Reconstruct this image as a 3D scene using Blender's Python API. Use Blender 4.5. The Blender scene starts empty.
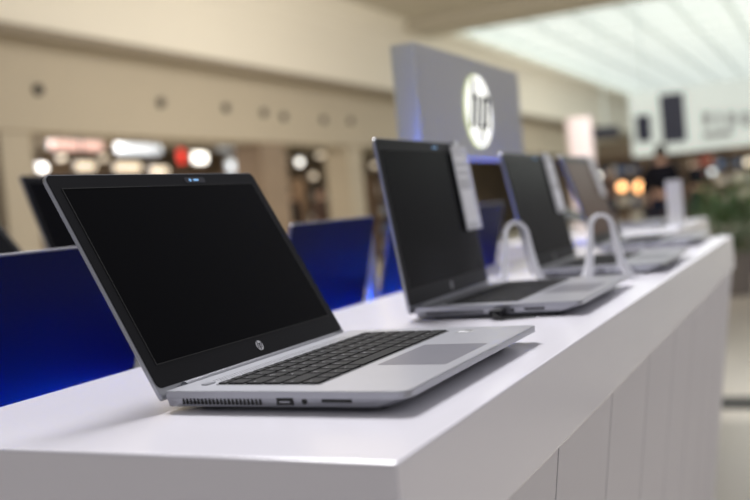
import bpy, bmesh, math, random
from mathutils import Vector, Matrix
random.seed(4)
C=bpy.context.scene.collection
S=bpy.context.scene
try:
    S.view_settings.view_transform='Standard'; S.view_settings.look='None'
except Exception: pass
PI=math.pi
FLOOR=-0.95
# ---------------------------------------------------------------- materials
def mat(name,col,rough=.5,metal=0,emit=None,es=1,noise=0,scale=20,bump=0,spec=None,alpha=None,trans=0):
    m=bpy.data.materials.new(name); m.use_nodes=True; nt=m.node_tree; b=nt.nodes['Principled BSDF']
    b.inputs['Base Color'].default_value=(*col,1); b.inputs['Roughness'].default_value=rough; b.inputs['Metallic'].default_value=metal
    if spec is not None: b.inputs['Specular IOR Level'].default_value=spec
    if trans: b.inputs['Transmission Weight'].default_value=trans
    if alpha is not None: b.inputs['Alpha'].default_value=alpha
    if emit: b.inputs['Emission Color'].default_value=(*emit,1); b.inputs['Emission Strength'].default_value=es
    tc=nt.nodes.new('ShaderNodeTexCoord'); n=nt.nodes.new('ShaderNodeTexNoise'); n.inputs['Scale'].default_value=scale; n.inputs['Detail'].default_value=3
    nt.links.new(tc.outputs['Object'],n.inputs['Vector'])
    if noise:
        r=nt.nodes.new('ShaderNodeMix'); r.data_type='RGBA'
        r.inputs[6].default_value=(*[c*(1-noise) for c in col],1); r.inputs[7].default_value=(*[min(1,c*(1+noise)) for c in col],1)
        nt.links.new(n.outputs['Fac'],r.inputs[0]); nt.links.new(r.outputs[2],b.inputs['Base Color'])
    if bump:
        bp=nt.nodes.new('ShaderNodeBump'); bp.inputs['Strength'].default_value=bump; bp.inputs['Distance'].default_value=.001
        nt.links.new(n.outputs['Fac'],bp.inputs['Height']); nt.links.new(bp.outputs['Normal'],b.inputs['Normal'])
    return m
M={}
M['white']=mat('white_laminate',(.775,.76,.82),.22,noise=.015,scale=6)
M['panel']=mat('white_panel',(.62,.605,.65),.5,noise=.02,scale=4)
M['gap']=mat('dark_gap',(.20,.20,.21),.8,noise=.05)
M['shelfdark']=mat('shelf_dark',(.02,.02,.022),.6,noise=.05)
M['postgrey']=mat('post_grey',(.34,.34,.35),.4,.5,noise=.03)
M['silver']=mat('brushed_silver',(.37,.375,.41),.30,.9,noise=.03,scale=60)
M['rimgrey']=mat('lid_rim_grey',(.16,.16,.19),.4,.6,noise=.03,scale=60)
M['deck']=mat('silver_deck',(.39,.395,.43),.35,.7,noise=.03,scale=80)
M['pad']=mat('touchpad_grey',(.17,.17,.20),.36,.4,noise=.02)
M['dark']=mat('black_plastic',(.012,.012,.014),.55,noise=.1,scale=100,spec=.25)
M['label']=mat('dark_label',(.035,.035,.045),.5,noise=.1,scale=100,spec=.25)
M['tray']=mat('keyboard_tray',(.035,.035,.04),.5,.2,noise=.1,scale=100)
M['bezel']=mat('bezel_black',(.006,.006,.008),.35,noise=.1,scale=100,spec=.12)
M['screen']=mat('screen_black',(.002,.002,.003),.25,noise=.1,spec=.04)
M['screenreflect']=mat('screen_brown_reflection',(.02,.014,.011),.3,noise=.1,emit=(.16,.09,.065),es=.35,spec=.03)  # brown reflection put into the screen as colour and faint emission
M['key']=mat('key_black',(.003,.003,.004),.6,noise=.1,scale=200,spec=.10)
M['legend']=mat('legend_white',(.30,.30,.32),.6,noise=.02)
M['chrome']=mat('chrome',(.62,.62,.65),.4,.2,noise=.02)
M['emblemdark']=mat('emblem_strokes',(.05,.05,.06),.5,noise=.02)
M['rubber']=mat('rubber',(.02,.02,.02),.8,noise=.1)
M['navy']=mat('navy_lid',(.0016,.003,.024),.42,0,noise=.05,spec=.05)
M['blueglow']=mat('blue_lid_fill',(.0,.02,.6),.5,emit=(.008,.10,1),es=620,noise=.02)  # emitter for the added strips that turn the dark lids blue
M['camblue']=mat('camera_blue',(.2,.45,.8),.4,emit=(.3,.6,1),es=.45,noise=.02)
M['sign']=mat('sign_grey',(.43,.43,.43),.55,noise=.03,scale=3)
M['signedge']=mat('sign_edge',(.60,.60,.50),.5,noise=.03,scale=3)
M['signlit']=mat('sign_disc_white',(.95,.96,.90),.5,emit=(1,1,.93),es=1.15,noise=.01)
M['signring']=mat('sign_ring',(.75,.80,.50),.5,emit=(.8,.9,.45),es=.5,noise=.02)
M['signglyph']=mat('sign_glyph_dark',(.003,.003,.006),.6,noise=.02,spec=.03)
M['card']=mat('card_white',(.80,.80,.84),.35,noise=.01,alpha=.70)
M['cardsolid']=mat('card_solid_white',(.78,.78,.80),.4,noise=.01)
M['print']=mat('print_pale',(.86,.86,.9),.6,noise=.02)
M['base']=mat('base_grey',(.45,.45,.47),.6,noise=.02)
M['acrylic']=mat('acrylic',(.85,.86,.9),.2,noise=.01)
M['stand']=mat('stand_white',(.88,.88,.92),.18,noise=.01)
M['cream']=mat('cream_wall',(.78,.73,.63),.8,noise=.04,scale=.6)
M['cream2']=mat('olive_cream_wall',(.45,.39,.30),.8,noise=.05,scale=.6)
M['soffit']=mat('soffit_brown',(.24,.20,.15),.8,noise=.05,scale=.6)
M['ceil']=mat('ceiling_cream',(.50,.46,.38),.85,noise=.03,scale=.5)
M['brown']=mat('brown_stone',(.25,.18,.12),.6,noise=.2,scale=2)
M['shopdark']=mat('shop_interior',(.24,.18,.13),.8,noise=.3,scale=1.5)
M['floor']=mat('polished_floor',(.66,.60,.50),.3,noise=.08,scale=1.2)
M['strip']=mat('dark_strip',(.05,.05,.045),.6,noise=.1)
M['lamp']=mat('lamp_white',(1,1,1),.5,emit=(1,.97,.9),es=3.0,noise=.01)
M['lampdim']=mat('lamp_warm_dim',(1,.9,.75),.5,emit=(1,.84,.62),es=1.0,noise=.01)
M['lampcool']=mat('lamp_cool',(.9,.95,1),.5,emit=(.85,.93,1),es=1.1,noise=.01)
M['lamppink']=mat('lamp_pink',(.9,.6,.55),.5,emit=(1,.6,.5),es=.50,noise=.01)
M['lamporange']=mat('lamp_orange',(1,.5,.2),.5,emit=(1,.50,.2),es=4.5,noise=.01)
M['red']=mat('red_sign',(.6,.03,.02),.5,emit=(1,.05,.03),es=1.0,noise=.02)
M['sky']=mat('skylight_glass',(.7,.78,.77),.4,emit=(.78,.85,.84),es=.80,noise=.02)
M['mull']=mat('skylight_mullion',(.50,.56,.55),.6,emit=(.60,.69,.67),es=.42,noise=.03)  # bars emit too, brightness put in to soften the grid against the glass
M['leaf']=mat('leaf_green',(.05,.14,.025),.6,noise=.4,scale=15)
M['pot']=mat('planter_grey',(.25,.22,.2),.7,noise=.1)
M['skin']=mat('skin',(.5,.3,.22),.6,noise=.05)
M['hair']=mat('hair_dark',(.02,.015,.01),.7,noise=.1)
M['coat']=mat('coat_black',(.008,.008,.012),.9,noise=.1,spec=.1)
M['coat2']=mat('coat_brown',(.10,.06,.05),.8,noise=.1)
M['coat3']=mat('coat_blue_grey',(.06,.08,.12),.8,noise=.1)
M['jeans']=mat('jeans',(.012,.015,.03),.8,noise=.1,spec=.1)
M['banner']=mat('banner_white',(.72,.78,.76),.6,emit=(.8,.9,.87),es=.36,noise=.02)
M['phone']=mat('phone_picture',(.02,.025,.06),.4,noise=.2)
M['bannermark']=mat('banner_marks',(.42,.45,.47),.6,noise=.05)
M['pink']=mat('totem_pink',(.74,.64,.66),.6,noise=.03)
M['wood']=mat('wood_shelf',(.17,.11,.07),.6,noise=.25,scale=3)
M['goodsblue']=mat('goods_blue',(.08,.15,.3),.6,noise=.2)
M['goodspale']=mat('goods_pale',(.62,.57,.5),.6,noise=.1)
M['goodsred']=mat('goods_red',(.35,.07,.05),.6,noise=.1)
M['goodsdark']=mat('goods_dark',(.05,.045,.04),.6,noise=.1)
# ---------------------------------------------------------------- helpers
def finish(name,bm,mats,parent=None,loc=(0,0,0),rot=(0,0,0),smooth=False):
    me=bpy.data.meshes.new(name); bmesh.ops.recalc_face_normals(bm,faces=bm.faces[:]); bm.to_mesh(me); bm.free()
    if not isinstance(mats,(list,tuple)): mats=[mats]
    for m in mats: me.materials.append(m)
    if smooth:
        for p in me.polygons: p.use_smooth=True
    o=bpy.data.objects.new(name,me); C.objects.link(o); o.location=loc; o.rotation_euler=rot
    if parent: o.parent=parent
    return o
def tag(o,label=None,cat=None,group=None,kind=None):
    if label: o['label']=label
    if cat: o['category']=cat
    if group: o['group']=group
    if kind: o['kind']=kind
    return o
def thing(name,label,cat,loc=(0,0,0),rz=0,group=None):
    o=bpy.data.objects.new(name,None); C.objects.link(o); o.location=loc; o.rotation_euler=(0,0,rz); o.empty_display_size=.05
    return tag(o,label,cat,group)
def box(bm,x0,x1,y0,y1,z0,z1,mi=0,bev=0):
    v=[bm.verts.new((x,y,z)) for z in (z0,z1) for y in (y0,y1) for x in (x0,x1)]
    F=[(0,2,3,1),(4,5,7,6),(0,1,5,4),(2,6,7,3),(0,4,6,2),(1,3,7,5)]
    fs=[bm.faces.new([v[i] for i in f]) for f in F]
    for f in fs: f.material_index=mi
    if bev:
        es=list({e for f in fs for e in f.edges})
        bmesh.ops.bevel(bm,geom=es,offset=bev,segments=2,affect='EDGES',profile=.6)
def B(*a,**k):
    bm=bmesh.new(); box(bm,*a,**k); return bm
def rrect(x0,x1,y0,y1,r,n=6):
    if not isinstance(r,(tuple,list)): r=(r,)*4   # corners: (x0,y0),(x1,y0),(x1,y1),(x0,y1)
    pts=[]
    for (cx,cy,a0,rr) in ((x0+r[0],y0+r[0],PI,r[0]),(x1-r[1],y0+r[1],1.5*PI,r[1]),(x1-r[2],y1-r[2],0,r[2]),(x0+r[3],y1-r[3],.5*PI,r[3])):
        for i in range(n+1):
            a=a0+i/n*PI/2; pts.append((cx+rr*math.cos(a),cy+rr*math.sin(a)))
    return pts
def loft(bm,loops,mi=0,cap0=True,cap1=True):
    L=[[bm.verts.new(p) for p in l] for l in loops]
    for a,b in zip(L,L[1:]):
        n=len(a)
        for i in range(n):
            f=bm.faces.new((a[i],a[(i+1)%n],b[(i+1)%n],b[i])); f.material_index=mi
    if cap0: bm.faces.new(L[0][::-1]).material_index=mi
    if cap1: bm.faces.new(L[-1]).material_index=mi
def slabxy(bm,x0,x1,y0,y1,z0,z1,r,mi=0,n=5,ins=0):
    if ins:
        def q(i,z): return [(a,b,z) for a,b in rrect(x0+i,x1-i,y0+i,y1-i,max(r-i,1e-4),n)]
        loft(bm,[q(0,z0),q(0,z1-ins),q(ins,z1)],mi)
    else: loft(bm,[[(a,b,z) for a,b in rrect(x0,x1,y0,y1,r,n)] for z in (z0,z1)],mi)
def slabxz(bm,x0,x1,z0,z1,y0,y1,r,mi=0,n=6):
    loft(bm,[[(a,y,b) for a,b in rrect(x0,x1,z0,z1,r,n)] for y in (y0,y1)],mi)
def cyl(bm,cx,cy,z0,z1,r,n=24,r2=None,mi=0):
    r2=r if r2 is None else r2
    loft(bm,[[(cx+q*math.cos(2*PI*i/n),cy+q*math.sin(2*PI*i/n),z) for i in range(n)] for z,q in ((z0,r),(z1,r2))],mi)
def cylY(bm,cx,cz,y0,y1,r,n=32,mi=0):
    loft(bm,[[(cx+r*math.cos(2*PI*i/n),y,cz+r*math.sin(2*PI*i/n)) for i in range(n)] for y in (y0,y1)],mi)
def cylX(bm,cy,cz,x0,x1,r,n=20,mi=0):
    loft(bm,[[(x,cy+r*math.cos(2*PI*i/n),cz+r*math.sin(2*PI*i/n)) for i in range(n)] for x in (x0,x1)],mi)
def tube(bm,pts,rad,n=10,mi=0,flat=1):
    pts=[Vector(p) for p in pts]; loops=[]
    up=Vector((0,0,1))
    for i,p in enumerate(pts):
        t=(pts[min(i+1,len(pts)-1)]-pts[max(i-1,0)]).normalized()
        a=t.cross(up)
        if a.length<1e-3: a=t.cross(Vector((0,1,0)))
        a.normalize(); b=a.cross(t).normalized()
        r=rad[i] if isinstance(rad,(list,tuple)) else rad
        loops.append([tuple(p+a*r*math.cos(2*PI*k/n)+b*r*flat*math.sin(2*PI*k/n)) for k in range(n)])
    loft(bm,loops,mi)
def copy_tree(o,parent=None,label=None,skip=()):
    c=o.copy(); C.objects.link(c)
    if parent: c.parent=parent
    if label: c['label']=label
    for ch in list(o.children):
        if ch.name.split('.')[0] in skip: continue
        copy_tree(ch,c,skip=skip)
    return c
def struct(name,bm,m):
    o=finish(name,bm,m); o['kind']='structure'; return o
# emblem: slanted two-letter mark, in XZ plane facing -Y
def sl(x,y): return (x+.33*y,y)
def strokes(s,t,e=0):
    a,b=-.70-e,-.06-e*.4; c,d=.06+e*.4,.70+e
    return [(a,a+s,-.50,.90),(a+s,b-s,.46-t,.46),(b-s,b,-.50,.46),(c,c+s,-.90,.46),(c+s,d-s,.46-t,.46),(d-s,d,-.50,.46),(c+s,d-s,-.50,-.50+t)]
def glyph(bm,cx,cz,R,y0,y1,mi=0,s=.16,t=.15,e=0):
    for x0,x1,z0,z1 in strokes(s,t,e):
        q=[sl(x0,z0),sl(x1,z0),sl(x1,z1),sl(x0,z1)]
        loft(bm,[[(cx+R*a,y,cz+R*b) for a,b in q] for y in (y0,y1)],mi)
# ---------------------------------------------------------------- camera
f_px=947.1; roll,pitch,yaw,h=-.0935,.0413,.4537,.1558
fw=Vector((math.cos(pitch)*math.cos(yaw),math.cos(pitch)*math.sin(yaw),-math.sin(pitch)))
r=fw.cross(Vector((0,0,1))).normalized(); u=r.cross(fw)
r2=math.cos(roll)*r+math.sin(roll)*u; u2=-math.sin(roll)*r+math.cos(roll)*u
cd=bpy.data.cameras.new('camera'); cam=bpy.data.objects.new('camera',cd); C.objects.link(cam)
R3=Matrix((r2,u2,-fw)).transposed(); cam.matrix_world=Matrix.Translation((0,0,h))@R3.to_4x4()
cd.sensor_width=36; cd.lens=f_px*36/750; cd.clip_start=.02; cd.clip_end=200
cd.dof.use_dof=True; cd.dof.focus_distance=.90; cd.dof.aperture_fstop=3.3
S.camera=cam
def at(px,py,Y=None,X=None):
    d=fw*f_px+r2*(px-375)+u2*(250-py)
    t=Y/d.y if Y is not None else X/d.x
    return Vector((0,0,h))+d*t
# ---------------------------------------------------------------- setting
struct('floor',B(-3,46,-8,14,FLOOR-.1,FLOOR),M['floor'])
struct('trim_1',B(4.75,5.02,-6,7,FLOOR,FLOOR+.004),M['strip'])
bm=bmesh.new()
prof=[(7.60,2.42),(7.60,2.9),(7.57,3.2),(7.50,3.45),(7.38,3.64),(7.2,3.78),(7.9,3.78),(7.9,2.42)]
loft(bm,[[(x,y,z) for y,z in prof] for x in (-3,46)]); struct('wall_left',bm,M['cream'])
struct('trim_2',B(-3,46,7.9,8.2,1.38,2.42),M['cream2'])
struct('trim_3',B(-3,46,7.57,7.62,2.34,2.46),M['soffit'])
struct('wall_back',B(-3,46,12.5,12.7,FLOOR,3.0),M['shopdark'])
struct('ceiling',B(-3,46,8.2,12.5,1.75,1.85),M['ceil'])
struct('wall_far',B(45.2,45.5,-8,14,FLOOR,4.3),M['cream'])
struct('trim_4',B(-3,17.2,3.2,7.6,3.78,3.9),M['ceil'])
bm=bmesh.new(); box(bm,17.2,18.4,-8,7.3,3.60,4.2); struct('trim_5',bm,M['ceil'])
struct('window_1',B(18.4,45.2,-8,7.9,4.2,4.25),M['sky'])
bm=bmesh.new()
for i in range(17): box(bm,18.9+i*1.55,19.15+i*1.55,-8,7.7,4.185,4.2)
for j in range(15): box(bm,18.4,45.2,-7.6+j*1.05,-7.49+j*1.05,4.18,4.2)
struct('trim_6',bm,M['mull'])
bm=bmesh.new(); box(bm,18.4,45.2,7.7,7.9,3.78,4.2); struct('trim_7',bm,M['cream'])
for i,(px,w,m,lab) in enumerate(((12,.45,'cream2','olive cream stone column at the left end of the far shop fronts'),(270,.75,'brown','broad brown stone column beside the bright white shop'),(352,.55,'cream2','olive column between the two dim shop fronts'),(425,.8,'brown','brown stone column behind the raised sign board'))):
    p=at(px,200,Y=8.1); bm=bmesh.new(); box(bm,p.x-w/2,p.x+w/2,7.95,8.45,FLOOR,1.38); box(bm,p.x-w/2-.05,p.x+w/2+.05,7.9,8.5,FLOOR,FLOOR+.2)
    tag(finish('stone_column',bm,M[m]),lab,'column')
dots=[(37,90),(160,103),(225,108),(263,113),(283,117),(323,120),(350,121)]
for i,(px,py) in enumerate(dots):
    p=at(px,py,Y=7.9)
    t=thing('spotlight','small round dark spotlight on the olive shop bulkhead','spotlight',(p.x,7.9,p.z),0,'spotlights along the shop bulkhead')
    bm=bmesh.new(); cylY(bm,0,0,-.04,.0,.062,20); finish('housing',bm,M['rubber'],t)
    bm=bmesh.new(); cylY(bm,0,0,-.05,-.04,.045,20); finish('lens',bm,M['dark'],t)
def ceiling_lamp(px,py,Y,sx,sz,m,lab,grp=None,cat='lamp'):
    p=at(px,py,Y=Y); t=thing('shop_lamp',lab,cat,p,0,grp)
    bm=bmesh.new(); slabxz(bm,-sx,sx,-sz,sz,-.03,.03,min(sx,sz)*.6); finish('diffuser',bm,M[m],t)
    bm=bmesh.new(); slabxz(bm,-sx-.02,sx+.02,-sz-.02,sz+.02,.03,.06,min(sx,sz)*.6); finish('frame',bm,M['chrome'],t)
    bm=bmesh.new(); cyl(bm,0,.05,sz,1.75-p.z,.012,8); finish('hanger',bm,M['rubber'],t)
for a in ((43,168,10,.05,.05,'lamp','round white lamp in the left dim shop'),
          (200,158,10,.17,.08,'lamp','brightest broad white lamp in the bright shop'),
          (234,166,9.3,.16,.10,'lampcool','pale cool lamp right of the brightest shop lamp'),
          (140,149,10,.50,.07,'lampcool','long pale light box over the bright shop entrance'),
          (228,147,11.4,.35,.05,'lampcool','short pale light box high in the bright shop'),
          (128,167,10.9,.30,.06,'lampdim','warm lamp low at left of the bright shop'),
          (160,171,9.2,.16,.06,'lampdim','small warm lamp below the long pale light box'),
          (78,146,9.6,.50,.05,'lamppink','long pinkish light box in the left dim shop'),
          (86,166,9.3,.16,.05,'lampdim','small warm lamp under the pinkish light box'),
          (104,158,11.2,.04,.04,'lampdim','tiny warm lamp right of the pinkish light box'),
          (62,158,11.2,.05,.03,'lampdim','tiny warm lamp left of the small warm lamp'),
          (300,162,10,.06,.06,'lamp','round white lamp right of the brown column'),
          (322,155,10.5,.20,.04,'lampdim','slim warm lamp above the dim shop shelves'),
          (314,176,9.1,.04,.04,'lampdim','tiny warm lamp above the person in brown'),
          (284,160,9.0,.05,.04,'lampdim','tiny warm lamp beside the brown column'),
          (375,165,10.5,.12,.05,'lampdim','warm lamp in the dim shop behind the second laptop')):
    ceiling_lamp(*a)
p=at(183,156,Y=9.2); bm=bmesh.new(); slabxz(bm,-.06,.06,-.11,.11,0,.05,.02); 
t=thing('shop_sign','small red lit panel hanging in the bright shop','sign',p)
finish('panel',bm,M['red'],t); bm=bmesh.new(); cyl(bm,0,.02,.11,1.75-p.z,.01,8); finish('hanger',bm,M['rubber'],t)
def shelf_unit(x,y,w,hh,lab,ms,rz=0,nsh=5):
    t=thing('shelf_unit',lab,'shelf',(x,y,FLOOR),rz)
    bm=bmesh.new(); box(bm,-w/2,-w/2+.04,-.2,.2,0,hh); finish('side_panel',bm,M['wood'],t)
    bm=bmesh.new(); box(bm,w/2-.04,w/2,-.2,.2,0,hh); finish('side_panel',bm,M['wood'],t)
    bm=bmesh.new(); box(bm,-w/2,w/2,.18,.2,0,hh); finish('back_panel',bm,M['wood'],t)
    for k in range(nsh):
        z=.1+k*(hh-.15)/(nsh-1)
        finish('shelf',B(-w/2+.04,w/2-.04,-.2,.18,z,z+.03),M['wood'],t)
        if k<nsh-1:
            bm=bmesh.new(); xx=-w/2+.08
            while xx<w/2-.2:
                ww=random.uniform(.08,.2); box(bm,xx,xx+ww,-.15,.1,z+.03,z+.03+random.uniform(.12,.26),random.randrange(len(ms))); xx+=ww+.02
            o=finish('stock',bm,[M[q] for q in ms],t); o['kind']='stuff'
for px,Y,w,hh,ms,lab in ((75,9.9,1.6,1.9,('goodspale','wood','goodsred'),'stocked wooden shelf unit in the left dim shop'),
                     (165,11.9,2.2,2.3,('goodspale','goodspale','lampcool'),'pale stocked shelf unit at the back of the bright shop'),
                     (240,9.9,1.0,2.0,('goodspale','goodsred'),'narrow shelf unit beside the brown column'),
                     (315,9.9,1.5,1.9,('goodspale','wood','goodsdark'),'brown stocked shelf unit right of the brown column'),
                     (385,9.4,1.6,1.9,('goodspale','wood','goodsblue'),'low shelf unit right of the olive column')):
    p=at(px,200,Y=Y); shelf_unit(p.x,Y,w,hh,lab,ms)
def banner():
    X=20; a=at(628,95,X=X); b=at(790,95,X=X); z1=at(690,86,X=X).z; z0=at(690,151,X=X).z
    t=thing('shop_banner','wide pale banner with phone pictures high at the right','banner',(X,0,0))
    finish('board',B(0,.15,b.y,a.y,z0,z1),M['banner'],t)
    for px0,px1,py0,py1 in ((659,687,95,141),(635,652,116,141)):
        p=at(px0,py0,X=X-.02);q=at(px1,py1,X=X-.02); finish('phone_picture',B(-.03,-.005,q.y,p.y,q.z,p.z),M['phone'],t)
    bm=bmesh.new()
    for px0,px1,py0,py1 in ((702,711,112,126),(716,722,112,126),(727,736,112,126),(741,750,112,126),(702,733,133,136)):
        p=at(px0,py0,X=X-.02);q=at(px1,py1,X=X-.02); box(bm,-.02,-.004,q.y,p.y,q.z,p.z)
    finish('printed_marks',bm,M['bannermark'],t)
    for y in (a.y-.3,b.y+.3):
        bm=bmesh.new(); cyl(bm,.07,y,z1,4.18,.02,8); finish('hanging_rod',bm,M['mull'],t)
banner()
p=at(606,132,X=22); t=thing('hanging_sign','small dark hanging sign left of the pale banner','sign',p)
finish('panel',B(-.03,.03,-.28,.28,-.12,.12),M['phone'],t); bm=bmesh.new(); cyl(bm,0,0,.12,4.18-p.z,.015,8); finish('hanging_rod',bm,M['mull'],t)
p=at(578,118,X=13); t=thing('totem','pale pinkish rounded advertising totem beyond the counter end','totem',(13,p.y,FLOOR))
bm=bmesh.new(); slabxy(bm,-.1,.1,-.17,.17,.08,p.z-FLOOR,.08); finish('body',bm,M['pink'],t)
bm=bmesh.new(); slabxy(bm,-.18,.18,-.24,.24,0,.08,.08); finish('base',bm,M['base'],t)
bm=bmesh.new(); box(bm,36,36.4,-6,11,FLOOR,1.9); struct('wall_1',bm,M['shopdark'])
for px,Xx,w,hh,ms,lab in ((610,28,2.2,2.0,('goodspale','wood','goodsblue'),'wooden shelf unit behind the orange lamps'),
                       (668,28.5,1.5,2.0,('goodsdark','goodsdark','wood'),'dark shelf unit behind the person in black'),
                       (708,31,1.6,2.1,('goodspale','goodsred','goodsdark'),'wooden shelf unit between the dark shelves and the green plants'),
                       (745,27,1.4,1.8,('goodsblue','goodspale','goodsdark'),'wooden shelf unit behind the green plants')):
    q=at(px,200,X=Xx); shelf_unit(Xx,q.y,w,hh,lab,ms,rz=-PI/2)
for px,py,rr,m,lab in ((641,187,.15,'lamporange','brightest orange globe lamp beside the person in black'),(622,187,.10,'lamporange','smaller orange globe lamp left of the brightest one'),(598,176,.07,'lamp','white globe lamp nearest the pink totem'),(694,165,.08,'lampdim','warm globe lamp right of the person in black'),(748,162,.08,'lampdim','warm globe lamp above the green plants'),(712,172,.07,'lampcool','cool globe lamp left of the green plants')):
    q=at(px,py,X=25); t=thing('globe_lamp',lab,'lamp',(q.x,q.y,FLOOR))
    zz=q.z-FLOOR; bm=bmesh.new(); bmesh.ops.create_uvsphere(bm,u_segments=16,v_segments=10,radius=rr,matrix=Matrix.Translation((0,0,zz))); finish('globe',bm,M[m],t,smooth=True)
    bm=bmesh.new(); cyl(bm,0,0,0,zz-rr+.01,.02,10); finish('pole',bm,M['rubber'],t)
    bm=bmesh.new(); cyl(bm,0,0,0,.03,.18,20); finish('base',bm,M['rubber'],t)
for k,(px,X,hh,lab) in enumerate(((727,9.5,.64,'leafy green shrub in a grey planter just beyond the counter end'),(746,12,.78,'taller leafy shrub in a grey planter at the right edge'),(706,14,.70,'leafy shrub in a grey planter behind the tall white card'))):
    q=at(px,205,X=X); t=thing('potted_shrub',lab,'plant',(X,q.y,FLOOR))
    bm=bmesh.new(); cyl(bm,0,0,0,.38,.17,20,.23); finish('planter',bm,M['pot'],t)
    bm=bmesh.new()
    for i in range(800):
        a=random.uniform(0,2*PI); rr=.24*math.sqrt(random.random()); z=.38+random.random()*hh*(1-.5*(rr/.24)**2)
        c=Vector((rr*math.cos(a),rr*math.sin(a),z)); d=Vector((math.cos(a)+random.uniform(-.5,.5),math.sin(a)+random.uniform(-.5,.5),random.uniform(-.2,.9))).normalized()
        s=d.cross(Vector((0,0,1))).normalized()*.020; l=.08
        v=[bm.verts.new(c),bm.verts.new(c+d*l*.5+s),bm.verts.new(c+d*l),bm.verts.new(c+d*l*.5-s)]; bm.faces.new(v)
    o=finish('foliage',bm,M['leaf'],t)
    bm=bmesh.new(); tube(bm,[(0,0,.3),(.02,0,.6),(0,.02,.38+hh*.8)],[.02,.014,.006]); finish('stem',bm,M['wood'],t)
# people
def skin_mesh(name,verts,edges,rad,m,parent):
    me=bpy.data.meshes.new(name); me.from_pydata(verts,edges,[]); o=bpy.data.objects.new(name,me); C.objects.link(o); o.parent=parent
    sk=o.modifiers.new('skin','SKIN'); me.skin_vertices.new() if not me.skin_vertices else None
    for i,rr in enumerate(rad):
        me.skin_vertices[0].data[i].radius=(rr,rr) if not isinstance(rr,tuple) else rr
    me.skin_vertices[0].data[0].use_root=True
    ss=o.modifiers.new('sub','SUBSURF'); ss.levels=2; ss.render_levels=2; me.materials.append(m); return o
def person(loc,rz,lab,coat,stride=.12):
    t=thing('person',lab,'person',loc,rz)
    J={'pel':(0,0,.95),'wa':(0,0,1.1),'ch':(0,0,1.32),'nk':(0,0,1.47),'hd':(.01,0,1.56),'ht':(.015,0,1.68)}
    V=[J[k] for k in ('pel','wa','ch','nk','hd','ht')]; E=[(0,1),(1,2),(2,3),(3,4),(4,5)]; Rr=[(.15,.11),(.13,.10),(.15,.11),.055,(.085,.095),(.07,.08)]
    cv=[J['pel'],J['wa'],J['ch'],(0,0,1.43)]; ce=[(0,1),(1,2),(2,3)]; cr=[(.20,.17),(.185,.155),(.195,.155),.09]
    tv=[(0,0,.98)];te=[];tr=[(.165,.125)]
    for s in (-1,1):
        n=len(V); V+=[(0,.18*s,1.38),(0,.23*s,1.12),(.10,.22*s,.90),(.13,.22*s,.82),(.15,.21*s,.77)]; E+=[(2,n),(n,n+1),(n+1,n+2),(n+2,n+3),(n+3,n+4)]; Rr+=[.06,.045,.032,.035,.015]
        n=len(V); V+=[(0,.09*s,.88),(stride*s*.6+.02,.1*s,.5),(stride*s,.1*s,.09),(stride*s+.14,.11*s,.04)]; E+=[(0,n),(n,n+1),(n+1,n+2),(n+2,n+3)]; Rr+=[.09,.06,.042,.035]
        n=len(cv); cv+=[(0,.18*s,1.38),(0,.235*s,1.12),(.09,.225*s,.92)]; ce+=[(2,n),(n,n+1),(n+1,n+2)]; cr+=[.085,.07,.055]
        n=len(tv); tv+=[(0,.09*s,.86),(stride*s*.6+.02,.1*s,.5),(stride*s,.1*s,.12)]; te+=[(0,n),(n,n+1),(n+1,n+2)]; tr+=[.11,.085,.068]
    skin_mesh('body',V,E,Rr,M['skin'],t); skin_mesh('coat',cv,ce,cr,M[coat],t); skin_mesh('trousers',tv,te,tr,M['jeans'],t)
    bm=bmesh.new(); bmesh.ops.create_uvsphere(bm,u_segments=16,v_segments=10,radius=1,matrix=Matrix.Translation((-.02,0,1.64))@Matrix.Diagonal((.105,.10,.12,1))); finish('hair',bm,M['hair'],t,smooth=True)
for px,X,rz,coat,lab in ((664,16,.4,'coat','person in black walking between the orange lamp and shelves'),(653,22,.9,'coat','person in dark clothes half hidden behind the person in black'),(590,24,2.0,'coat3','person in a blue grey coat near the pink totem'),(698,24,1.0,'coat','person in dark clothes left of the green plants'),(611,26,-.6,'coat2','person in a brown coat standing left of the orange lamps')):
    q=at(px,200,X=X); person((X,q.y,FLOOR),rz,lab,coat)
q=at(322,215,Y=8.9); person((q.x,8.9,FLOOR),-1.2,'person in a brown coat walking in front of the dim shop','coat2')
q=at(289,215,Y=9.0); person((q.x,9.0,FLOOR),1.2,'person in black beside the brown column in the dim shop','coat')
q=at(105,170,Y=9.0); person((q.x,9.0,FLOOR),.6,'person in black behind the top of the nearest laptop','coat')
# ---------------------------------------------------------------- display counter
K=(.519,.252); CW=.489; XE=2.716; YB=K[1]+CW
ctr=thing('display_counter','long white display counter carrying the row of silver laptops','counter',(K[0],K[1],FLOOR))
def crel(bm): bmesh.ops.translate(bm,verts=bm.verts[:],vec=(-K[0],-K[1],-FLOOR)); return bm
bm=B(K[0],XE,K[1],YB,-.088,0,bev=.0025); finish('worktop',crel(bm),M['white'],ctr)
def slab_taper(x0,x1,y_top,y_bot,th,z1,z0):
    bm=bmesh.new()
    loft(bm,[[(x0,y_bot,z0),(x1,y_bot,z0),(x1,y_bot+th,z0),(x0,y_bot+th,z0)],[(x0,y_top,z1),(x1,y_top,z1),(x1,y_top+th,z1),(x0,y_top+th,z1)]])
    return bm
xs=[.53,.90,1.155,1.42,1.68,1.94,2.20,2.46,2.71]
for a,b in zip(xs,xs[1:]):
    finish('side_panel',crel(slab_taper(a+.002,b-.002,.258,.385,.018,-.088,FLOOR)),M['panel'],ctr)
bm=bmesh.new(); box(bm,.56,2.68,.41,.72,FLOOR,-.088); finish('core',crel(bm),M['gap'],ctr)
bm=bmesh.new(); box(bm,.525,.543,.41,.73,FLOOR,-.088); finish('end_panel',crel(bm),M['panel'],ctr)
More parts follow.
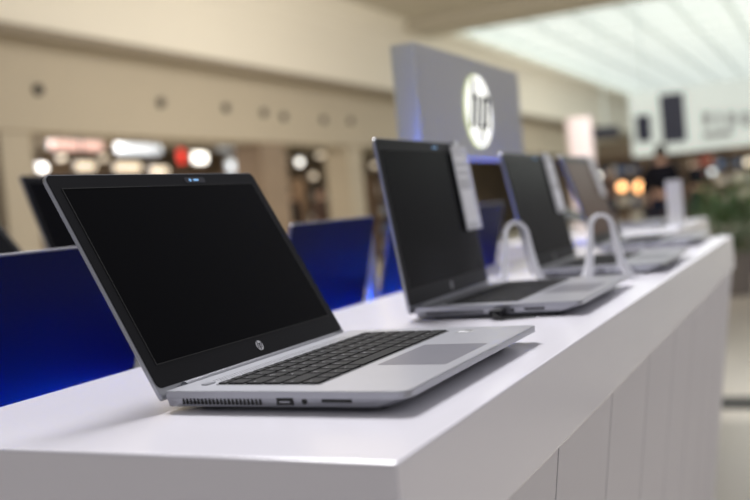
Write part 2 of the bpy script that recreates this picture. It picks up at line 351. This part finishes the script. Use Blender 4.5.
shf=thing('display_shelf','lower dark display shelf behind the counter carrying dark lidded laptops','shelf',(K[0],YB+.003,FLOOR))
L2=-.088-FLOOR
finish('shelf_top',B(0,XE-K[0],0,.52,L2-.018,L2),M['shelfdark'],shf)
finish('base',B(.04,XE-K[0]-.04,.02,.48,0,L2-.018),M['panel'],shf)
for x in (1.04,1.768,2.19,2.64):
    finish('unseen_glow_strip',B(x-.339+.01-K[0],x-.01-K[0],.156,.163,L2-.002,L2+.0004),M['blueglow'],shf)  # unseen strips added under each lid to throw blue up its back
# ---------------------------------------------------------------- laptops
W,D=.339,.236; HZ=.0175
TXT={}
def text_mesh(s,size):
    k=(s,size)
    if k in TXT: return TXT[k]
    cu=bpy.data.curves.new('t','FONT'); cu.body=s; cu.size=size; o=bpy.data.objects.new('t',cu); C.objects.link(o)
    dg=bpy.context.evaluated_depsgraph_get(); dg.update(); me=o.evaluated_get(dg).to_mesh()
    r_=([tuple(v.co) for v in me.vertices],[tuple(p.vertices) for p in me.polygons]); bpy.data.objects.remove(o); TXT[k]=r_; return r_
ROWS=[('esc f1 f2 f3 f4 f5 f6 f7 f8 f9 f10 f11 f12 ins del pwr'.split(),[15/16]*16,.0105),
 ('` 1 2 3 4 5 6 7 8 9 0 - = back'.split(),[1]*13+[2],.0185),
 ('tab Q W E R T Y U I O P [ ] \\'.split(),[1.5]+[1]*12+[1.5],.0185),
 ('caps A S D F G H J K L ; \' enter'.split(),[1.75]+[1]*11+[2.25],.0185),
 ('shift Z X C V B N M , . / shift'.split(),[2.25]+[1]*10+[2.75],.0185),
 ('ctrl fn win alt _ alt ctrl < ^ v >'.split(),[1.25,1,1,1,5,1,1.25,1,.75,.75,1],.0185)]
def make_laptop(label,keys=True,lidm='silver',group=None,full=True,back=None):
    t=thing('laptop',label,'laptop',(0,0,0),0,group)
    bm=bmesh.new()
    def q(i,z,j=None): 
        j=i if j is None else j
        return [(a,b,z+(.0014*(-b/D) if z<.010 else 0)) for a,b in rrect(i,W-i,-D+j,-.006-i*.3,(.011,.011,.003,.003),7)]
    loft(bm,[q(.008,.0030,.024),q(.0022,.0042,.018),q(.0002,.0118,.0004),q(0,.0122,0),q(0,.0176),q(.0002,.0178)]); finish('base',bm,M['silver'],t)
    bm=bmesh.new(); loft(bm,[[(a,b,z) for a,b in rrect(.0015,W-.0015,-D+.0015,-.0075,(.0095,.0095,.003,.003),7)] for z in (.0177,.0180)]); finish('palm_rest',bm,M['deck'],t)
    for fx in (.04,W-.04):
        for fy in (-.03,-D+.035):
            bm=bmesh.new(); slabxy(bm,fx-.018,fx+.018,fy-.004,fy+.004,0,.0050,.003); finish('rubber_foot',bm,M['rubber'],t)
    kx0,ky0=.027,-.041; U=.019
    bm=bmesh.new(); slabxy(bm,kx0-.001,kx0+15*U+.001,ky0-.1045,ky0+.001,.0178,.01825,.003)
    kb=finish('keyboard',bm,M['tray'],t)
    if keys:
        y=ky0
        for names_,ws,hh in ROWS:
            x=kx0; 
            for s,w in zip(names_,ws):
                bm=bmesh.new(); x0,x1=x+.0011,x+w*U-.0011; y1,y0=y-.0008,y-hh+.0012
                def kq(i,z): return [(a,b,z) for a,b in rrect(x0+i,x1-i,y0+i,y1-i,.0012,2)]
                loft(bm,[kq(0,.0182),kq(.0001,.0192),kq(.0006,.0196)])
                if s!='_':
                    vs,ps=text_mesh(s.upper() if len(s)==1 else s,.0052 if len(s)==1 else .0032)
                    if vs:
                        vv=[bm.verts.new((x0+.0028+a,(y1-.0075 if hh>.012 else y1-.006)+b,.01966)) for a,b,c in vs]
                        for pp in ps:
                            try: bm.faces.new([vv[i] for i in pp]).material_index=1
                            except Exception: pass
                finish('key',bm,[M['key'],M['legend']],kb)
                x+=w*U
            y-=hh
    bm=bmesh.new(); slabxy(bm,.112,.222,-.222,-.155,.0178,.01806,.004); tp=finish('touchpad',bm,M['pad'],t)
    if full:
        bm=bmesh.new(); 
        for i in range(62):
            for j in range(3): box(bm,.045+i*.004,.0462+i*.004,-.034+j*.0042,-.0328+j*.0042,.0179,.01815)
        finish('speaker_grille',bm,M['rubber'],t)
        bm=bmesh.new(); slabxy(bm,.024,.037,-.034,-.026,.0180,.0188,.002); finish('power_button',bm,M['silver'],t)
        bm=bmesh.new(); slabxy(bm,.296,.315,-.174,-.157,.0180,.01815,.001,0); box(bm,.2985,.306,-.171,-.160,.01815,.0182,1); box(bm,.3065,.3125,-.171,-.164,.01815,.0182,2); finish('sticker',bm,[M['postgrey'],M['cardsolid'],M['dark']],t)
        bm=bmesh.new()
        for i in range(21): box(bm,.0001,.004,-.024-i*.0039-.0019,-.024-i*.0039,.0068,.0118)
        finish('air_vent',bm,M['rubber'],t)
        bm=bmesh.new(); box(bm,-.0001,.006,-.1345,-.119,.0068,.0128); box(bm,-.0004,.003,-.1315,-.122,.0090,.0100,1); finish('port',bm,[M['rubber'],M['silver']],t)
        bm=bmesh.new(); cylX(bm,-.145,.0100,.0001,.005,.0025); finish('audio_jack',bm,M['rubber'],t)
        bm=bmesh.new(); box(bm,.0001,.005,-.188,-.161,.0092,.0122); finish('card_slot',bm,M['rubber'],t)
    bm=bmesh.new(); cylX(bm,-.004,.0150,.03,W-.03,.0052,16); finish('hinge',bm,M['silver'],t)
    L=.2237
    bm=bmesh.new()
    def lq(i,yy): return [(a,yy,b) for a,b in rrect(i,W-i,-.008+i,L-i,(.003,.003,.0075,.0075),8)]
    loft(bm,[lq(.0002,0),lq(0,.0004),lq(0,.0036),lq(.0014,.0050)]); lid=finish('lid',bm,M[lidm],t,loc=(0,.001,HZ))
    if back:
        bm=bmesh.new(); slabxz(bm,.0022,W-.0022,-.006,L-.0022,.0045,.0054,.006); finish('back_cover',bm,M[back],lid)
    bm=bmesh.new(); slabxz(bm,.0013,W-.0013,.002,L-.0013,-.0006,.001,.0065); bz=finish('bezel',bm,M['bezel'],lid)
    bm=bmesh.new(); slabxz(bm,.0145,W-.0145,.024,L-.0165,-.0009,.0005,.0005,n=1); sc=finish('screen',bm,M['screen'],lid)
    bm=bmesh.new(); x0,x1,z0,z1=.0135,W-.0135,.023,L-.0155; w_=.0007
    box(bm,x0,x1,-.0012,-.0005,z0,z0+w_); box(bm,x0,x1,-.0012,-.0005,z1-w_,z1); box(bm,x0,x0+w_,-.0012,-.0005,z0,z1); box(bm,x1-w_,x1,-.0012,-.0005,z0,z1)
    finish('screen_gasket',bm,M['rubber'],lid)
    if full:
        wc=.218
        bm=bmesh.new(); slabxz(bm,wc-.018,wc+.018,L-.0130,L-.0058,-.0010,-.0004,.0028); slabxz(bm,wc-.003,wc+.006,L-.0106,L-.0082,-.0014,-.0008,.0010,1)
        cylY(bm,wc-.009,L-.0094,-.0014,-.0008,.0018,16,1); finish('webcam',bm,[M['label'],M['camblue']],lid)
    bm=bmesh.new(); cylY(bm,W/2,.0130,-.0010,-.0004,.0055,32,0); glyph(bm,W/2,.0130,.0055,-.00125,-.0009,1,.15)
    finish('emblem',bm,[M['chrome'],M['emblemdark']],lid)
    return t,lid
lap,lid=make_laptop('nearest silver laptop in sharp focus with dark screen',True)
def place(t,x,y,z,a,tilt,lz=1):
    t.location=(x,y,z); t.rotation_euler=(0,0,a)
    for c in t.children:
        if c.name.split('.')[0]=='lid': c.rotation_euler=(-tilt,0,0); c.scale=(1,1,lz)
place(lap,.6445,.5335,0,-.0105,.496,1.01)
l2=copy_tree(lap,label='second silver laptop with price card on its lid and black plug'); place(l2,1.1835,.5316,0,.0059,.125,1.075)
l3=copy_tree(lap,label='third silver laptop behind the two white arched stands'); place(l3,1.709,.512,0,0,.18,1.02)
l4=copy_tree(lap,label='farthest silver laptop at the far end of the white counter'); place(l4,2.365,.54,0,0,.30,1.09)
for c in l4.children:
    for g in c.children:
        if g.name.split('.')[0]=='screen': g.material_slots[0].link='OBJECT'; g.material_slots[0].material=M['screenreflect']
op,_=make_laptop('dark lidded laptop seen from behind, left of the nearest laptop',False,'rimgrey',None,False,'navy')
place(op,1.04,.915,-.0875,PI,.25)
ops=[(1.768,'dark blue lidded laptop seen from behind between the first two silver laptops'),(2.19,'dark blue lidded laptop seen from behind beside the second laptop'),(2.64,'dark blue lidded laptop seen from behind under the raised sign board')]
for x,lab in ops:
    c=copy_tree(op,label=lab); place(c,x,.915,-.0875,PI,.25)
t=thing('divider_post','slim grey metal post standing just left of the second laptop','post',(1.806,.895,-.088))
finish('upright',B(-.018,.018,-.006,.006,.004,.222,bev=.001),M['postgrey'],t)
bm=bmesh.new(); slabxy(bm,-.022,.022,-.014,.014,0,.004,.004); finish('foot_plate',bm,M['postgrey'],t)
isl=thing('display_counter','second white display counter behind the dark lidded laptops at left','counter',(.4,1.29,FLOOR))
finish('worktop',B(0,1.6,0,.6,.94,1.03,bev=.003),M['white'],isl); finish('base',B(.05,1.55,.08,.55,0,.94),M['panel'],isl)
for x,tl,lab in ((1.56,.36,'open silver laptop on the second counter, right one'),(1.17,.75,'open silver laptop on the second counter, left one')):
    c,_l=make_laptop(lab,False,'silver',None,False); place(c,x,1.54,.08,0,tl)
# ---------------------------------------------------------------- raised sign board
sg=thing('sign_board','raised grey sign board with glowing round white emblem','sign',(1.93,.80,-.088))
finish('board',B(0,.76,0,.057,.350,.603,bev=.002),[M['sign']],sg)
finish('edge_panel',B(-.004,0,.001,.056,.351,.602),M['signedge'],sg)
for x in (.10,.262):
    bm=bmesh.new(); cyl(bm,x,.025,.006,.350,.008,16); finish('post',bm,M['signedge'],sg)
bm=bmesh.new(); slabxy(bm,.05,.50,.0,.05,0,.006,.01); finish('foot_plate',bm,M['signedge'],sg)
cx,cz,RR=.372,.470,.090
bm=bmesh.new(); cylY(bm,cx,cz,-.006,0,RR+.002,48); finish('ring',bm,M['signring'],sg)
bm=bmesh.new(); cylY(bm,cx,cz,-.009,-.002,RR,48); em=finish('lit_disc',bm,M['signlit'],sg)
bm=bmesh.new(); glyph(bm,cx,cz,RR,-.0100,-.0085,0,.26,.13,.07); finish('letters',bm,M['signglyph'],em)
# ---------------------------------------------------------------- price cards clipped on lids
def price_card(lt,w0,tilt,lab,hh=.125,ww=.07,lz=1,dz=.012):
    base=Vector(lt.location); L=.2237*lz
    p=base+Vector((w0,.001+L*math.sin(tilt),HZ+L*math.cos(tilt)))
    t=thing('price_card',lab,'price card',p,0); t.rotation_euler=(-tilt,0,0)
    bm=bmesh.new(); slabxz(bm,0,ww,-hh,-.006,-.0038,-.0034,.003); cc=finish('card',bm,M['card'],t)
    for z0,z1,x1 in ((-.034,-.022,.055),(-.048,-.042,.06),(-.062,-.056,.052),(-hh+.012,-.080,.060)): finish('printed_line',B(.010,x1,-.0041,-.0037,z0,z1),M['print'],t)
    bm=bmesh.new(); box(bm,.022,.042,-.0034,-.0022,-.02,.0020); box(bm,.022,.042,-.0034,.0085,.0010,.0026); box(bm,.022,.042,.0073,.0085,-.012,.0026); finish('clip',bm,M['acrylic'],t)
price_card(l2,.276,.125,'white price card clipped over the lid of the second laptop',.148,.074,1.075)
price_card(l3,.272,.18,'white price card clipped over the lid of the third laptop',.13,.068,1.02)
price_card(l4,.268,.30,'white price card clipped over the lid of the farthest laptop',.12,.068,1.09)
def arch(x,y,rz,lab,s=1):
    t=thing('arched_stand',lab,'stand',(x,y,0),rz)
    H=.110; a0=.019
    pts=[(.035,.003),(.030,.016),(.027,.03),(.0225,.058)]
    for i in range(19):
        a=PI*i/18; pts.append((a0*math.cos(a),.087+(H-.087)*math.sin(a)))
    pts+=[(-.0225,.058),(-.027,.03),(-.031,.016),(-.037,.003)]
    loops=[]
    n=len(pts)
    for i,(y_,z_) in enumerate(pts):
        a=Vector(pts[max(i-1,0)]); b=Vector(pts[min(i+1,n-1)]); d=(b-a).normalized(); k=1-z_/H; nn=Vector((d.y,-d.x))*(.0030+.004*k)
        w=.008+.009*k; lean=.024*math.sin(PI*min(1,z_/H)*.5)
        loops.append([(-w+lean,y_-nn.x,z_-nn.y),(w+lean,y_-nn.x,z_-nn.y),(w+lean,y_+nn.x,z_+nn.y),(-w+lean,y_+nn.x,z_+nn.y)])
    bm=bmesh.new(); loft(bm,loops); bmesh.ops.translate(bm,verts=bm.verts[:],vec=(0,0,.002)); finish('arch',bm,M['stand'],t)
    bm=bmesh.new(); slabxy(bm,-.024,.024,-.045,.043,0,.003,.01,ins=.001); finish('foot_plate',bm,M['stand'],t)
arch(1.60,.502,.35,'white arched stand behind the hinge corner of the second laptop')
arch(1.640,.36,.35,'white arched stand in front of the third laptop, nearer the counter edge')
t=thing('security_plug','black plug with short cable in the side of the second laptop','plug',(1.1835,.5316-.128,0))
bm=bmesh.new(); box(bm,-.022,-.0005,-.008,.008,.004,.013,bev=.001); finish('plug_body',bm,M['dark'],t)
bm=bmesh.new(); tube(bm,[(-.021,0,.0085),(-.026,.0,.007),(-.028,-.01,.0022),(-.022,-.03,.0022),(-.010,-.05,.0022)],.0016,8); finish('cable',bm,M['rubber'],t,smooth=True)
# ---------------------------------------------------------------- next island beyond
isl=thing('display_counter','further white display counter beyond the far end of the first','counter',(3.1,.47,FLOOR))
finish('worktop',B(0,1.0,0,.6,.87,.95,bev=.003),M['white'],isl); finish('base',B(.05,.95,.08,.55,0,.87),M['panel'],isl)
c,_l=make_laptop('open laptop on the further counter beyond the farthest silver laptop',False,'silver',None,False); place(c,3.55,.80,0,0,1.2)
q=at(677,228,X=3.4); t=thing('card_stand','tall white card in a stand on the further counter','card stand',(3.4,q.y,0))
bm=bmesh.new(); slabxz(bm,-.03,.03,.01,.165,-.001,.001,.004); o=finish('card',bm,M['cardsolid'],t); o.rotation_euler=(0,0,-.9)
bm=bmesh.new(); slabxy(bm,-.03,.03,-.025,.025,0,.011,.005); finish('base',bm,M['acrylic'],t)
# ---------------------------------------------------------------- light
w=bpy.data.worlds.new('world'); S.world=w; w.use_nodes=True; bg=w.node_tree.nodes['Background']; bg.inputs[0].default_value=(.965,.955,1,1); bg.inputs[1].default_value=.38
def area(name,loc,target,size,power,col=(1,1,1),sy=None):
    d=bpy.data.lights.new(name,'AREA'); d.size=size; d.energy=power; d.color=col
    if sy: d.shape='RECTANGLE'; d.size_y=sy
    o=bpy.data.objects.new(name,d); C.objects.link(o); o.location=loc; o.rotation_euler=(Vector(target)-Vector(loc)).to_track_quat('-Z','Y').to_euler(); return o
area('ceiling_light',(2.6,1.8,3.0),(1.2,.5,0),1.1,185,(1,.985,1))
area('aisle_fill',(2.6,-3.0,2.0),(1.6,.3,-.1),2.2,16,(1,.98,.97))  # unseen fill added to brighten the price cards and counter side
area('mall_light_left',(10,2,3.5),(12,8,1),5,440,(1,.95,.86))
area('mall_light_far',(26,2,4.0),(26,3,0),9,700,(1,.97,.9))
area('shop_light',(10.5,10.2,1.7),(10.5,10.2,0),2.5,120,(1,.95,.9),1.5)
area('shop_light_dim',(15,10,1.7),(15,10,0),3,60,(1,.88,.68),1.5)
